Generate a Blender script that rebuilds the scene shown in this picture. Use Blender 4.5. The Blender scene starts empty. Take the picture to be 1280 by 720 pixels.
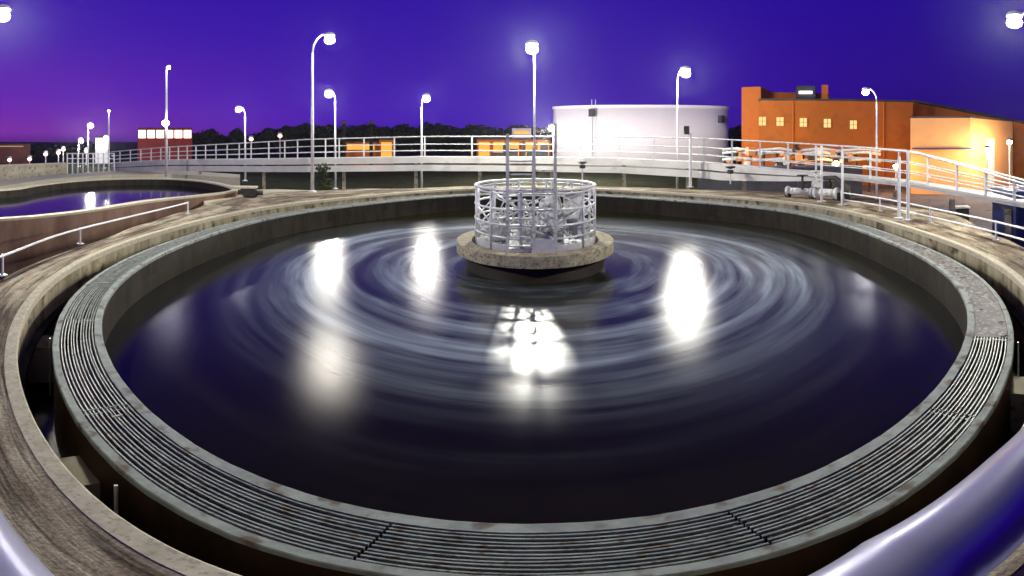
import bpy, bmesh, math, random
from mathutils import Vector, Matrix
R = random.Random(7)
rad = math.radians
S = bpy.context.scene
COL = S.collection

# ------------------------------------------------------------------ camera (wide panoramic lens, held level)
KX, KY, HZ = 593.62, 525.5, 176.0          # pixels per radian across / down, horizon row of the 1280x720 photo
CAM = Vector((0, 0, 3.0))
cd = bpy.data.cameras.new('camera'); cam = bpy.data.objects.new('camera', cd); COL.objects.link(cam)
cam.location = CAM; cam.rotation_euler = (rad(90), 0, 0)
cd.type = 'PANO'; cd.panorama_type = 'EQUIRECTANGULAR'
cd.longitude_min = -640 / KX; cd.longitude_max = 640 / KX
cd.latitude_min = -(720 - HZ) / KY; cd.latitude_max = HZ / KY
cd.clip_start = 0.02; cd.clip_end = 3000
S.camera = cam

# ------------------------------------------------------------------ dusk sky
w = bpy.data.worlds.new('World'); S.world = w; w.use_nodes = True
nt = w.node_tree; nt.nodes.clear()
def N(nt, t, **k):
    n = nt.nodes.new(t)
    for a, b in k.items(): setattr(n, a, b)
    return n
def ramp(nt, stops, fac=None, interp='LINEAR'):
    n = N(nt, 'ShaderNodeValToRGB'); e = n.color_ramp.elements; n.color_ramp.interpolation = interp
    while len(e) > 1: e.remove(e[-1])
    e[0].position = stops[0][0]; e[0].color = (*stops[0][1], 1)
    for p, c in stops[1:]:
        q = e.new(p); q.color = (*c, 1)
    if fac: nt.links.new(fac, n.inputs[0])
    return n
def math_(nt, op, a, b=None, c=None):
    n = N(nt, 'ShaderNodeMath', operation=op)
    for i, v in enumerate((a, b, c)):
        if v is None: continue
        if isinstance(v, (int, float)): n.inputs[i].default_value = v
        else: nt.links.new(v, n.inputs[i])
    return n.outputs[0]
tc = N(nt, 'ShaderNodeTexCoord'); sp = N(nt, 'ShaderNodeSeparateXYZ'); nt.links.new(tc.outputs['Generated'], sp.inputs[0])
warm = ramp(nt, [(0.0, (.10, .018, .20)), (0.02, (.21, .030, .34)), (0.10, (.135, .020, .40)), (0.25, (.062, .014, .38)), (0.45, (.022, .007, .32)), (.7, (.007, .004, .08)), (1, (.005, .004, .016))], sp.outputs[2])
cool = ramp(nt, [(0.0, (.045, .012, .26)), (0.05, (.055, .010, .40)), (0.18, (.042, .008, .36)), (0.38, (.024, .005, .32)), (.62, (.008, .004, .085)), (1, (.005, .004, .016))], sp.outputs[2])
far_right = ramp(nt, [(0.0, (.012, .002, .12)), (0.15, (.018, .002, .21)), (0.45, (.014, .002, .27)), (.7, (.006, .003, .07)), (1, (.005, .004, .016))], sp.outputs[2])
az = math_(nt, 'ARCTAN2', sp.outputs[0], sp.outputs[1])
lf = N(nt, 'ShaderNodeMapRange', interpolation_type='SMOOTHSTEP'); nt.links.new(az, lf.inputs[0])
lf.inputs[1].default_value = -1.35; lf.inputs[2].default_value = -.15; lf.inputs[3].default_value = 1; lf.inputs[4].default_value = 0
rf = N(nt, 'ShaderNodeMapRange', interpolation_type='SMOOTHSTEP'); nt.links.new(az, rf.inputs[0])
rf.inputs[1].default_value = .0; rf.inputs[2].default_value = 1.0
m1 = N(nt, 'ShaderNodeMixRGB'); m2 = N(nt, 'ShaderNodeMixRGB')
nt.links.new(lf.outputs[0], m1.inputs[0]); nt.links.new(cool.outputs[0], m1.inputs[1]); nt.links.new(warm.outputs[0], m1.inputs[2])
nt.links.new(rf.outputs[0], m2.inputs[0]); nt.links.new(m1.outputs[0], m2.inputs[1]); nt.links.new(far_right.outputs[0], m2.inputs[2])
bg = N(nt, 'ShaderNodeBackground'); bg.inputs[1].default_value = 1.08
nt.links.new(m2.outputs[0], bg.inputs[0]); ow = N(nt, 'ShaderNodeOutputWorld'); nt.links.new(bg.outputs[0], ow.inputs[0])

S.view_settings.view_transform = 'Standard'; S.view_settings.look = 'None'
S.view_settings.exposure = 0.0; S.view_settings.gamma = 1; S.view_settings.use_curve_mapping = False
S.render.engine = 'CYCLES'
S.cycles.use_denoising = True
S.cycles.max_bounces = 6; S.cycles.sample_clamp_indirect = 6; S.cycles.caustics_reflective = False; S.cycles.caustics_refractive = False

# ------------------------------------------------------------------ places
GZ = -1.6                                    # ground
X0, D, RA, RB, RC, ZW = .795, 12.757, 9.668, 10.236, 10.626, .24
def at(px, py, z):                           # point at height z seen at a photo pixel
    a = (px - 640) / KX; d = (CAM.z - z) / math.tan((py - HZ) / KY)
    return Vector((d * math.sin(a), d * math.cos(a), z))
def pol(px, d, py=None, z=None):             # point at distance d along a photo column
    a = (px - 640) / KX
    if z is None: z = CAM.z - d * math.tan((py - HZ) / KY)
    return Vector((d * math.sin(a), d * math.cos(a), z))
def egg(t): return 1 - .0969 * math.cos(2 * t) + .0135 * math.sin(2 * t) + .0106 * math.cos(3 * t) - .0149 * math.sin(3 * t) + .0133 * math.cos(4 * t) + .0049 * math.sin(4 * t) + .0154 * math.sin(5 * t)
def rim(t, r, z, off=0.0):
    q = r * egg(t) + off
    return Vector((X0 + q * math.cos(t), D + q * math.sin(t), z))

# ------------------------------------------------------------------ object helpers
def tag(o, label=None, cat=None, group=None, kind=None):
    if label: o['label'] = label
    if cat: o['category'] = cat
    if group: o['group'] = group
    if kind: o['kind'] = kind
    return o
def thing(name, label, cat, loc=(0, 0, 0), rz=0, group=None):
    o = bpy.data.objects.new(name, None); COL.objects.link(o); o.location = loc; o.rotation_euler = (0, 0, rz)
    o.empty_display_size = .2
    return tag(o, label, cat, group)
def obj(name, bm, mat, parent=None, smooth=False, world=True):
    me = bpy.data.meshes.new(name)
    bmesh.ops.recalc_face_normals(bm, faces=bm.faces[:])
    if parent is not None and world:          # geometry was written in world coordinates
        m = Matrix.Identity(4); p = parent
        while p is not None:
            m = Matrix.LocRotScale(p.location, p.rotation_euler, p.scale) @ m; p = p.parent
        bm.transform(m.inverted())
    bm.to_mesh(me); bm.free(); me.materials.append(mat)
    if smooth:
        for f in me.polygons: f.use_smooth = True
    o = bpy.data.objects.new(name, me); COL.objects.link(o); o.parent = parent
    return o
def copy_tree(o, parent=None, mats=None):
    c = o.copy(); COL.objects.link(c); c.parent = parent
    for ch in list(o.children): copy_tree(ch, c)
    return c
def box(bm, c, s, rz=0, bev=0):
    vs = bmesh.ops.create_cube(bm, size=1)['verts']
    bmesh.ops.scale(bm, vec=s, verts=vs)
    if bev: 
        es = list({e for v in vs for e in v.link_edges})
        vs = list({v for f in bmesh.ops.bevel(bm, geom=es, offset=bev, segments=2, affect='EDGES')['faces'] for v in f.verts} | {v for v in vs if v.is_valid})
    bmesh.ops.rotate(bm, matrix=Matrix.Rotation(rz, 3, 'Z'), verts=vs)
    bmesh.ops.translate(bm, vec=Vector(c), verts=vs); return vs
def tube(bm, pts, r, n=10, cap=True):
    pts = [Vector(p) for p in pts]; rs = r if isinstance(r, (list, tuple)) else [r] * len(pts)
    rings = []; up = None
    for i, p in enumerate(pts):
        t = (pts[min(i + 1, len(pts) - 1)] - pts[max(i - 1, 0)]).normalized()
        if up is None:
            up = Vector((0, 0, 1)) if abs(t.z) < .9 else Vector((1, 0, 0))
        a = t.cross(up)
        if a.length < 1e-5: a = t.cross(Vector((0, 1, 0)))
        a.normalize(); b = a.cross(t).normalized(); up = b
        rings.append([bm.verts.new(p + (a * math.cos(q) + b * math.sin(q)) * rs[i]) for q in [2 * math.pi * k / n for k in range(n)]])
    for x, y in zip(rings, rings[1:]):
        for k in range(n): bm.faces.new((x[k], x[(k + 1) % n], y[(k + 1) % n], y[k]))
    if cap: bm.faces.new(rings[0][::-1]); bm.faces.new(rings[-1])
def lathe(bm, prof, c=(0, 0, 0), n=48, cap=False):
    rings = [[bm.verts.new((c[0] + r * math.cos(2 * math.pi * k / n), c[1] + r * math.sin(2 * math.pi * k / n), c[2] + z)) for k in range(n)] for r, z in prof]
    for x, y in zip(rings, rings[1:]):
        for k in range(n): bm.faces.new((x[k], x[(k + 1) % n], y[(k + 1) % n], y[k]))
    if cap: bm.faces.new(rings[0][::-1]); bm.faces.new(rings[-1])
def sweep(bm, prof, t0, t1, n, f):
    """closed profile [(r, z, offset)] carried along the rim curve f(t, r, z, off); UV = (arc length, distance across)"""
    uv = bm.loops.layers.uv.verify()
    full = abs(t1 - t0) > 2 * math.pi - 1e-6
    L = [0]
    for i in range(len(prof)):
        a, b = prof[i], prof[(i + 1) % len(prof)]; L.append(L[-1] + math.hypot(a[0] - b[0], a[1] - b[1]))
    cols = []
    for k in range(n if full else n + 1):
        t = t0 + (t1 - t0) * k / n
        cols.append([bm.verts.new(f(t, p[0], p[1], (p[2](t) if callable(p[2]) else p[2]) if len(p) > 2 else 0)) for p in prof])
    m = len(prof)
    for k in range(n):
        a = cols[k]; b = cols[(k + 1) % len(cols)]
        u0 = (t0 + (t1 - t0) * k / n) * 10; u1 = (t0 + (t1 - t0) * (k + 1) / n) * 10
        for i in range(m):
            j = (i + 1) % m
            fc = bm.faces.new((a[i], b[i], b[j], a[j]))
            for lp, q in zip(fc.loops, ((u0, L[i]), (u1, L[i]), (u1, L[i + 1]), (u0, L[i + 1]))): lp[uv].uv = q
    if not full:
        bm.faces.new(cols[0]); bm.faces.new(cols[-1][::-1])
def prism(bm, poly, z0, z1):
    a = [bm.verts.new((p[0], p[1], z0)) for p in poly]; b = [bm.verts.new((p[0], p[1], z1)) for p in poly]
    n = len(poly)
    for i in range(n): bm.faces.new((a[i], a[(i + 1) % n], b[(i + 1) % n], b[i]))
    bm.faces.new(a[::-1]); bm.faces.new(b)

# ------------------------------------------------------------------ materials
def mat(name):
    m = bpy.data.materials.new(name); m.use_nodes = True; t = m.node_tree
    return m, t, t.nodes['Principled BSDF']
def setc(b, c, rough=.7, metal=0, spec=.5):
    b.inputs['Base Color'].default_value = (*c, 1); b.inputs['Roughness'].default_value = rough
    b.inputs['Metallic'].default_value = metal; b.inputs['Specular IOR Level'].default_value = spec
def noisy(name, c0, c1, scale=3, rough=.8, metal=0, vec='Object', stretch=(1, 1, 1), bump=.2, detail=8, lo=.35, hi=.65, c2=None, s2=20, fine=None):
    m, t, b = mat(name); setc(b, c0, rough, metal)
    tc = N(t, 'ShaderNodeTexCoord'); mp = N(t, 'ShaderNodeMapping'); mp.inputs['Scale'].default_value = stretch
    t.links.new(tc.outputs[vec], mp.inputs[0])
    no = N(t, 'ShaderNodeTexNoise'); no.inputs['Scale'].default_value = scale; no.inputs['Detail'].default_value = detail; no.inputs['Roughness'].default_value = .65
    t.links.new(mp.outputs[0], no.inputs['Vector'])
    r = ramp(t, [(lo, c0), (hi, c1)], no.outputs['Fac'])
    out = r.outputs[0]
    if c2:
        n2 = N(t, 'ShaderNodeTexNoise'); n2.inputs['Scale'].default_value = s2; n2.inputs['Detail'].default_value = 5
        t.links.new(tc.outputs[vec if fine is None else fine], n2.inputs['Vector'])
        r2 = ramp(t, [(.54, (0, 0, 0)), (.66, (1, 1, 1))], n2.outputs['Fac'])
        mx = N(t, 'ShaderNodeMixRGB'); t.links.new(r2.outputs[0], mx.inputs[0]); t.links.new(out, mx.inputs[1]); mx.inputs[2].default_value = (*c2, 1)
        out = mx.outputs[0]
    t.links.new(out, b.inputs['Base Color'])
    if bump:
        bp = N(t, 'ShaderNodeBump'); bp.inputs['Strength'].default_value = bump; bp.inputs['Distance'].default_value = .02
        t.links.new(no.outputs['Fac'], bp.inputs['Height']); t.links.new(bp.outputs[0], b.inputs['Normal'])
    return m
def glow(name, c, s):
    m, t, b = mat(name); t.nodes.remove(b)
    e = N(t, 'ShaderNodeEmission'); e.inputs[0].default_value = (*c, 1); e.inputs[1].default_value = s
    t.links.new(e.outputs[0], t.nodes['Material Output'].inputs[0]); return m

M = {}
M['concrete'] = noisy('cast concrete', (.36, .33, .24), (.50, .47, .36), 1.3, .85, c2=(.20, .17, .11), s2=4, bump=.3)
def walk_mat():
    m, t, b = mat('board marked walkway concrete'); setc(b, (.3, .26, .18), .85, 0, .2)
    tc = N(t, 'ShaderNodeTexCoord')
    def nz(st, sc, det=6, vec='UV'):
        mp = N(t, 'ShaderNodeMapping'); mp.inputs['Scale'].default_value = st; t.links.new(tc.outputs[vec], mp.inputs[0])
        n = N(t, 'ShaderNodeTexNoise'); n.inputs['Scale'].default_value = sc; n.inputs['Detail'].default_value = det; n.inputs['Roughness'].default_value = .6
        t.links.new(mp.outputs[0], n.inputs['Vector']); return n.outputs['Fac']
    a = nz((.22, 11, 1), 2.0, 5); c = nz((.5, 34, 1), 2.0, 4); g = nz((1, 1, 1), 38, 4, 'Object'); d = nz((1, 1, 1), 1.4, 4, 'Object')
    col = ramp(t, [(.40, (.22, .185, .135)), (.50, (.35, .31, .24)), (.60, (.52, .48, .37))], a).outputs[0]
    gr = ramp(t, [(.40, (.38,) * 3), (.50, (1,) * 3)], c).outputs[0]
    sp_ = ramp(t, [(.38, (.62,) * 3), (.60, (1.12,) * 3)], g).outputs[0]
    pt = ramp(t, [(.40, (.75, .68, .62)), (.62, (1.1, 1.08, 1.0))], d).outputs[0]
    cur = col
    for x in (gr, sp_, pt):
        mx = N(t, 'ShaderNodeMixRGB', blend_type='MULTIPLY'); mx.inputs[0].default_value = 1; t.links.new(cur, mx.inputs[1]); t.links.new(x, mx.inputs[2]); cur = mx.outputs[0]
    t.links.new(cur, b.inputs['Base Color'])
    bp = N(t, 'ShaderNodeBump'); bp.inputs['Strength'].default_value = .8; bp.inputs['Distance'].default_value = .02
    t.links.new(math_(t, 'ADD', c, math_(t, 'MULTIPLY', g, .5)), bp.inputs['Height']); t.links.new(bp.outputs[0], b.inputs['Normal'])
    return m
M['walk'] = walk_mat()
M['coping'] = noisy('pale coping', (.46, .43, .31), (.62, .58, .44), 9, .8, bump=.35, c2=(.38, .35, .25), s2=30)
M['stained'] = noisy('stained wall concrete', (.15, .13, .08), (.47, .42, .27), 1.6, .85, vec='UV', stretch=(2.2, .25, 1), bump=.3, lo=.3, hi=.6, c2=(.10, .085, .05), s2=2.5, fine='Object')
M['darkwall'] = noisy('near black brown wall', (.012, .010, .006), (.042, .034, .021), 1.5, .6, vec='UV', stretch=(1.4, .35, 1), bump=.3, c2=(.03, .03, .022), s2=3, fine='Object')  # mottled near-black brown for walls, pier shaft and stacks
M['rustwall'] = noisy('rust brown wall', (.16, .085, .06), (.30, .19, .13), 1.2, .85, vec='Object', stretch=(1, 1, .3), bump=.2)
M['stone'] = noisy('speckled pier stone', (.30, .27, .17), (.60, .55, .38), 5, .85, bump=.6, c2=(.16, .13, .07), s2=14)
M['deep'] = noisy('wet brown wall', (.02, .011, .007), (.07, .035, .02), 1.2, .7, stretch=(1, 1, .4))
M['lip'] = noisy('grey green lip', (.22, .255, .23), (.36, .41, .36), 6, .7, bump=.25, c2=(.13, .10, .07), s2=5)
M['bar'] = noisy('grating bars', (.24, .28, .26), (.42, .46, .42), 7, .5, metal=.3, bump=.1, c2=(.20, .15, .10), s2=18)
M['plate'] = noisy('worn cover plate', (.09, .085, .08), (.22, .20, .18), 4, .6, bump=.4, c2=(.38, .37, .33), s2=16)
M['galv'] = noisy('galvanised steel', (.70, .73, .73), (.86, .88, .88), 12, .45, metal=.35, bump=.05)
M['whitep'] = noisy('white painted steel', (.62, .64, .62), (.80, .82, .80), 5, .5, bump=.05, c2=(.42, .42, .38), s2=9)
M['pole'] = noisy('pole steel', (.55, .55, .56), (.72, .72, .74), 8, .4, metal=.2, bump=0)
M['polish'] = noisy('pale glossy handrail', (.46, .47, .60), (.56, .57, .70), 4, .30, metal=.5, bump=.02)
M['mach'] = noisy('machinery grey', (.55, .60, .57), (.80, .84, .80), 6, .5, metal=.1, bump=.1, c2=(.30, .27, .16), s2=9)
M['black'] = noisy('black iron', (.012, .012, .013), (.04, .04, .04), 6, .6, bump=.1)
M['deckc'] = noisy('bridge deck', (.54, .54, .51), (.66, .66, .62), .5, .7, bump=.1, c2=(.48, .48, .45), s2=.8)
M['ground'] = noisy('dark turf and gravel', (.010, .014, .006), (.028, .030, .016), .5, .95, bump=.5, c2=(.04, .038, .026), s2=3)
M['pave'] = noisy('grey pavement', (.09, .09, .12), (.15, .15, .19), .5, .8, bump=.1, c2=(.07, .07, .09), s2=2)
M['asphalt'] = noisy('asphalt', (.04, .04, .042), (.065, .065, .065), 2, .9, bump=.2)
M['orange'] = noisy('render with sodium tint', (.46, .125, .012), (.52, .145, .015), .5, .85, bump=.05, c2=(.43, .115, .012), s2=1.2)  # orange of the sodium light is put into this base colour
M['peach'] = noisy('peach rendered wall', (.68, .33, .12), (.74, .37, .15), .5, .85, bump=.05)
M['whitewall'] = noisy('white steel cladding', (.82, .79, .78), (.87, .84, .83), .25, .6, bump=.03)
M['red'] = noisy('red cladding', (.30, .03, .02), (.38, .045, .03), .3, .8, bump=0)
M['brick'] = noisy('dark brick', (.10, .035, .03), (.16, .06, .05), .5, .9, bump=.1)
M['roof'] = noisy('dark roof', (.03, .03, .04), (.06, .06, .07), 1, .8, bump=.1)
M['leaf'] = noisy('dark foliage', (.02, .035, .015), (.06, .08, .03), .6, .9, bump=0)
M['bark'] = noisy('bark', (.06, .045, .03), (.12, .09, .06), 4, .9, bump=.3)
M['blue'] = noisy('dark blue paint', (.015, .03, .12), (.03, .05, .17), 3, .4, bump=0)
M['lamp'] = glow('lamp glass', (1.0, .95, .80), 2600)
M['lampcool'] = glow('cool lamp glass', (.93, .93, 1.0), 2000)
M['lampfar'] = glow('far lamp glass', (.95, .93, 1.0), 700)
M['lampsmall'] = glow('small warm lamp glass', (1.0, .62, .40), 5)
M['lampnear'] = glow('near lamp glass', (1.0, .96, .85), 2300)
M['lampmid'] = glow('middle lamp glass', (1.0, .93, .80), 330)
M['lampback'] = glow('back lamp glass', (1.0, .96, .86), 560)
M['lampmain'] = glow('main lamp glass', (1.0, .97, .86), 2200)
M['lampcorner'] = glow('corner lamp glass', (1.0, .93, .9), 5200)
M['lampright'] = glow('right lamp glass', (1.0, .96, .84), 950)
M['lampfaint'] = glow('faint lamp glass', (.93, .93, 1.0), 110)
M['lampdim'] = glow('dim lamp glass', (.93, .93, 1.0), 300)
M['sodium'] = glow('sodium floodlight glass', (1.0, .50, .12), 300)
M['halogen'] = glow('halogen floodlight glass', (1.0, .78, .48), 1500)
M['window'] = glow('lit window glass', (1.0, .66, .26), 1.3)
M['showroom'] = glow('bright interior glass', (1.0, .62, .50), 5)
M['hall'] = glow('lit hall glass', (1.0, .42, .06), 1.3)
M['signal'] = glow('white panel light', (1, .96, .9), 3)

for k, v in (('ground', .03), ('pave', .15), ('walk', .2), ('coping', .2), ('stained', .15), ('darkwall', .15), ('deep', .15)):
    M[k].node_tree.nodes['Principled BSDF'].inputs['Specular IOR Level'].default_value = v
# still water stirred into rings round the centre pier (foam is part of the surface)
def water_mat(name, foam=True, rough=.235):
    m, t, b = mat(name); b.inputs['IOR'].default_value = 1.65
    tc = N(t, 'ShaderNodeTexCoord'); s = N(t, 'ShaderNodeSeparateXYZ'); t.links.new(tc.outputs['Object'], s.inputs[0])
    if not foam:
        setc(b, (.004, .006, .012), rough, 0, .5); return m
    X, Y = s.outputs[0], s.outputs[1]
    r = math_(t, 'SQRT', math_(t, 'ADD', math_(t, 'MULTIPLY', X, X), math_(t, 'MULTIPLY', Y, Y)))
    # spiral: turn the angle a little with the radius
    th = math_(t, 'ADD', math_(t, 'ARCTAN2', Y, X), math_(t, 'MULTIPLY', r, .42))
    cx = math_(t, 'COSINE', th); sy = math_(t, 'SINE', th)
    def streak(a, bb, seed, detail=4, rough_=.55):
        cv = N(t, 'ShaderNodeCombineXYZ')
        t.links.new(math_(t, 'MULTIPLY', cx, a), cv.inputs[0]); t.links.new(math_(t, 'MULTIPLY', sy, a), cv.inputs[1])
        t.links.new(math_(t, 'ADD', math_(t, 'MULTIPLY', r, bb), seed), cv.inputs[2])
        n = N(t, 'ShaderNodeTexNoise'); n.inputs['Scale'].default_value = 1; n.inputs['Detail'].default_value = detail; n.inputs['Roughness'].default_value = rough_
        t.links.new(cv.outputs[0], n.inputs['Vector']); return n.outputs['Fac']
    broad = streak(.8, 1.0, 3.1, 2); fine = streak(1.2, 4.0, 9.7, 4, .6); wisps = streak(2.0, 2.0, 21.0, 3, .55)
    f1 = ramp(t, [(.40, (0, 0, 0)), (.64, (1, 1, 1))], broad, 'EASE').outputs[0]
    f2 = ramp(t, [(.30, (.15,) * 3), (.70, (1, 1, 1))], fine).outputs[0]
    f3 = ramp(t, [(.42, (0, 0, 0)), (.78, (1, 1, 1))], wisps, 'EASE').outputs[0]
    g = lambda v: (v, v, v)
    rr = math_(t, 'DIVIDE', math_(t, 'ADD', r, math_(t, 'MULTIPLY', math_(t, 'SUBTRACT', broad, .5), 2.6)), 9.7)
    rings = ramp(t, [(0, g(.05)), (.21, g(.05)), (.285, g(.45)), (.34, g(.12)), (.40, g(.8)), (.47, g(.10)), (.535, g(.85)), (.575, g(.4)), (.635, g(1)), (.70, g(.30)), (.78, g(.14)), (.92, g(0))], rr, 'EASE').outputs[0]
    foam_ = math_(t, 'MULTIPLY', rings, math_(t, 'ADD', math_(t, 'MULTIPLY', f2, .65), math_(t, 'MULTIPLY', f3, .45)))
    dirt = ramp(t, [(.45, (.009, .0072, .002)), (.7, (.014, .0115, .004))], wisps).outputs[0]
    mx = N(t, 'ShaderNodeMixRGB'); t.links.new(math_(t, 'MULTIPLY', foam_, 1.0), mx.inputs[0]); t.links.new(dirt, mx.inputs[1]); mx.inputs[2].default_value = (.48, .58, .64, 1)
    t.nodes.remove(b)
    df = N(t, 'ShaderNodeBsdfDiffuse'); t.links.new(mx.outputs[0], df.inputs[0])
    gl = N(t, 'ShaderNodeBsdfAnisotropic', distribution='BECKMANN')
    t.links.new(math_(t, 'ADD', math_(t, 'MULTIPLY', foam_, .04), rough), gl.inputs['Roughness'])
    fr = N(t, 'ShaderNodeFresnel'); fr.inputs[0].default_value = 2.05
    ms = N(t, 'ShaderNodeMixShader'); t.links.new(fr.outputs[0], ms.inputs[0]); t.links.new(df.outputs[0], ms.inputs[1]); t.links.new(gl.outputs[0], ms.inputs[2])
    t.links.new(ms.outputs[0], t.nodes['Material Output'].inputs[0])
    return m
M['water'] = water_mat('slow turning water', True)
M['flat_water'] = water_mat('still water', False, .12)
M['channel'] = water_mat('black channel water', False, .15)

# ------------------------------------------------------------------ setting: ground, pavement, water
bm = bmesh.new()
for k in range(1): pass
vs = [bm.verts.new((math.cos(a) * 1500, math.sin(a) * 1500, GZ)) for a in [2 * math.pi * k / 64 for k in range(64)]]; bm.faces.new(vs)
tag(obj('ground', bm, M['ground']), kind='structure')
bm = bmesh.new()
pv = [pol(900, 32, z=0), pol(900, 75, z=0), pol(1330, 75, z=0), pol(1330, 14, z=0), pol(1140, 16.5, z=0), pol(1040, 21, z=0)]
bm.faces.new([bm.verts.new((p.x, p.y, GZ + .02)) for p in pv]); tag(obj('pavement', bm, M['pave']), kind='structure')
bm = bmesh.new()
vs = [bm.verts.new(rim(t, RA + .03, -.85) - Vector((X0, D, 0))) for t in [2 * math.pi * k / 240 for k in range(240)]]; bm.faces.new(vs)
wt = obj('water', bm, M['water']); wt.location = (X0, D, 0); tag(wt, kind='structure')
bm = bmesh.new(); sweep(bm, [(RB - .03, -1.30, 0), (RC + .03, -1.30, 0), (RC + .03, -1.36, 0), (RB - .03, -1.36, 0)], 0, 2 * math.pi, 120, rim)
tag(obj('channel_water', bm, M['channel']), kind='structure')

# ------------------------------------------------------------------ main settling tank
WT = [(-180, 1.5), (-165, 1.0), (-150, .6), (-130, .8), (-110, .5), (-90, .46), (-70, .5), (-50, .9), (-35, 1.3), (-15, 2.4), (10, 3.0), (30, 2.8), (50, 1.8), (75, 1.1), (95, 1.0), (115, 1.2), (135, 3.0), (150, 3.6), (165, 2.6), (180, 1.5)]
def wid(t):
    a = (math.degrees(t) + 180) % 360 - 180
    for (a0, w0), (a1, w1) in zip(WT, WT[1:]):
        if a0 <= a <= a1:
            s = (a - a0) / (a1 - a0); s = s * s * (3 - 2 * s); return w0 + (w1 - w0) * s
    return 1.0
tank = thing('settling_tank', 'large round concrete settling tank of swirling water with a slotted launder ring', 'settling tank', (X0, D, GZ))
FULL = (0, 2 * math.pi, 288, rim)
bm = bmesh.new(); sweep(bm, [(RC, GZ), (RC, .16), (RC, .16, wid), (RC, GZ, wid)], *FULL); obj('outer_wall', bm, M['stained'], tank)
bm = bmesh.new(); sweep(bm, [(RC + .10, .16), (RC + .10, ZW), (RC, ZW, lambda t: wid(t) + .04), (RC, .16, lambda t: wid(t) + .04)], *FULL); obj('walkway', bm, M['walk'], tank)
bm = bmesh.new(); sweep(bm, [(RC - .025, .12), (RC - .025, ZW + .0), (RC - .012, ZW + .012), (RC + .10, ZW + .012), (RC + .10, .12)], *FULL); obj('coping', bm, M['coping'], tank)
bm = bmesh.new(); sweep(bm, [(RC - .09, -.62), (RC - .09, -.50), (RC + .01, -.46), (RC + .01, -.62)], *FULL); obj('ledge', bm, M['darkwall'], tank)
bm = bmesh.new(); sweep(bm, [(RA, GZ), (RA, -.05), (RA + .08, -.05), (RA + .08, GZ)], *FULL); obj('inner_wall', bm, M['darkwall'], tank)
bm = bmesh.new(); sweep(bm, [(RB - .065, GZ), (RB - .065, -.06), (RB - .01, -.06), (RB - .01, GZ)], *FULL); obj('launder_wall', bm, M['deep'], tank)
bm = bmesh.new(); sweep(bm, [(RA + .08, -.62), (RA + .08, -.55), (RB - .065, -.55), (RB - .065, -.62)], *FULL); obj('launder_channel', bm, M['channel'], tank)
def chip(t, r, z, off=0):                      # slightly ragged edges
    k = .0015 * math.sin(t * 71) + .0015 * math.sin(t * 183 + 1) + .001 * math.sin(t * 397)
    return rim(t, r, z, off + k)
bm = bmesh.new(); sweep(bm, [(RA - .012, -.07), (RA - .012, -.006), (RA - .004, 0), (RA + .085, 0), (RA + .085, -.07)], 0, 2 * math.pi, 720, chip); obj('inner_lip', bm, M['lip'], tank)
bm = bmesh.new(); sweep(bm, [(RB - .07, -.07), (RB - .07, .002), (RB - .004, .002), (RB + .006, -.008), (RB + .006, -.07)], 0, 2 * math.pi, 720, chip); obj('outer_lip', bm, M['lip'], tank)
# slotted panels; joints fall near the two visible in front
r0, r1 = RA + .09, RB - .075
JOINTS = [-210, -188, -166, -145, -125, -111, -97.5, -88.4, -77, -66, -45, -22, 0, 22, 44, 66, 88, 110, 130, 150]
for i in range(len(JOINTS) - 1):
    t0 = rad(JOINTS[i]) + .0008; t1 = rad(JOINTS[i + 1]) - .0008
    mid = (JOINTS[i] + JOINTS[i + 1]) / 2
    bm = bmesh.new()
    if -66 < mid < -22:               # closed cover plates away from the camera
        sweep(bm, [(r0, -.035), (r0, -.012), (r1, -.012), (r1, -.035)], t0, t1, 20, rim)
        for q in range(9):
            tt = R.uniform(t0, t1); p = rim(tt, R.uniform(r0 + .03, r1 - .03), -.004)
            box(bm, p, (R.uniform(.02, .09), R.uniform(.02, .06), .012), R.uniform(0, 3))
        o = obj('cover_plate', bm, M['plate'], tank)
        continue
    nb = 11; pitch = (r1 - r0) / nb; sway = [R.uniform(-.004, .004) for _ in range(nb)]
    ph = R.uniform(0, 6)
    for j in range(nb):
        c = r0 + pitch * (j + .5) + sway[j]
        amp = .005 if R.random() < .4 else .0015
        f = lambda t, r, z, off=0, A=amp, P=ph + j * 1.7, a=t0, b=t1: rim(t, r, z, off + A * math.sin((t - a) / (b - a) * math.pi * 2 + P))
        sweep(bm, [(c - .0066, -.06), (c - .0066, -.006), (c + .0066, -.006), (c + .0066, -.06)], t0, t1, 14, f)
    for e in (t0 + .003, t1 - .003):
        sweep(bm, [(r0, -.06), (r0, -.030), (r1, -.030), (r1, -.06)], e - .001, e + .001, 1, rim)
    obj('slotted_panel', bm, M['bar'], tank)
# small loose strap across the slots, left and right
for t, L, ww in ((-2.36, .22, .03), (-.86, .16, .02), (-1.92, .10, .02)):
    bm = bmesh.new(); p = rim(t, (r0 + r1) / 2 - .03, 0.002); box(bm, p, (L, ww, .012), t + .12); obj('strap', bm, M['coping'], tank)
# braces across the deep channel and two drain pipes
for t in (-2.62, -2.2, -1.9, -1.2, -.9, -.62, -.35):
    bm = bmesh.new(); sweep(bm, [(RB - .02, GZ), (RB - .02, -.55), (RC + .02, -.55), (RC + .02, GZ)], t - .022, t + .022, 2, rim); obj('brace', bm, M['concrete'], tank)
    bm = bmesh.new(); p = rim(t + .06, RB + .06, 0); tube(bm, [(p.x, p.y, -.15), (p.x, p.y, -1.5)], .014); obj('drain_pipe', bm, M['galv'], tank)

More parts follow.
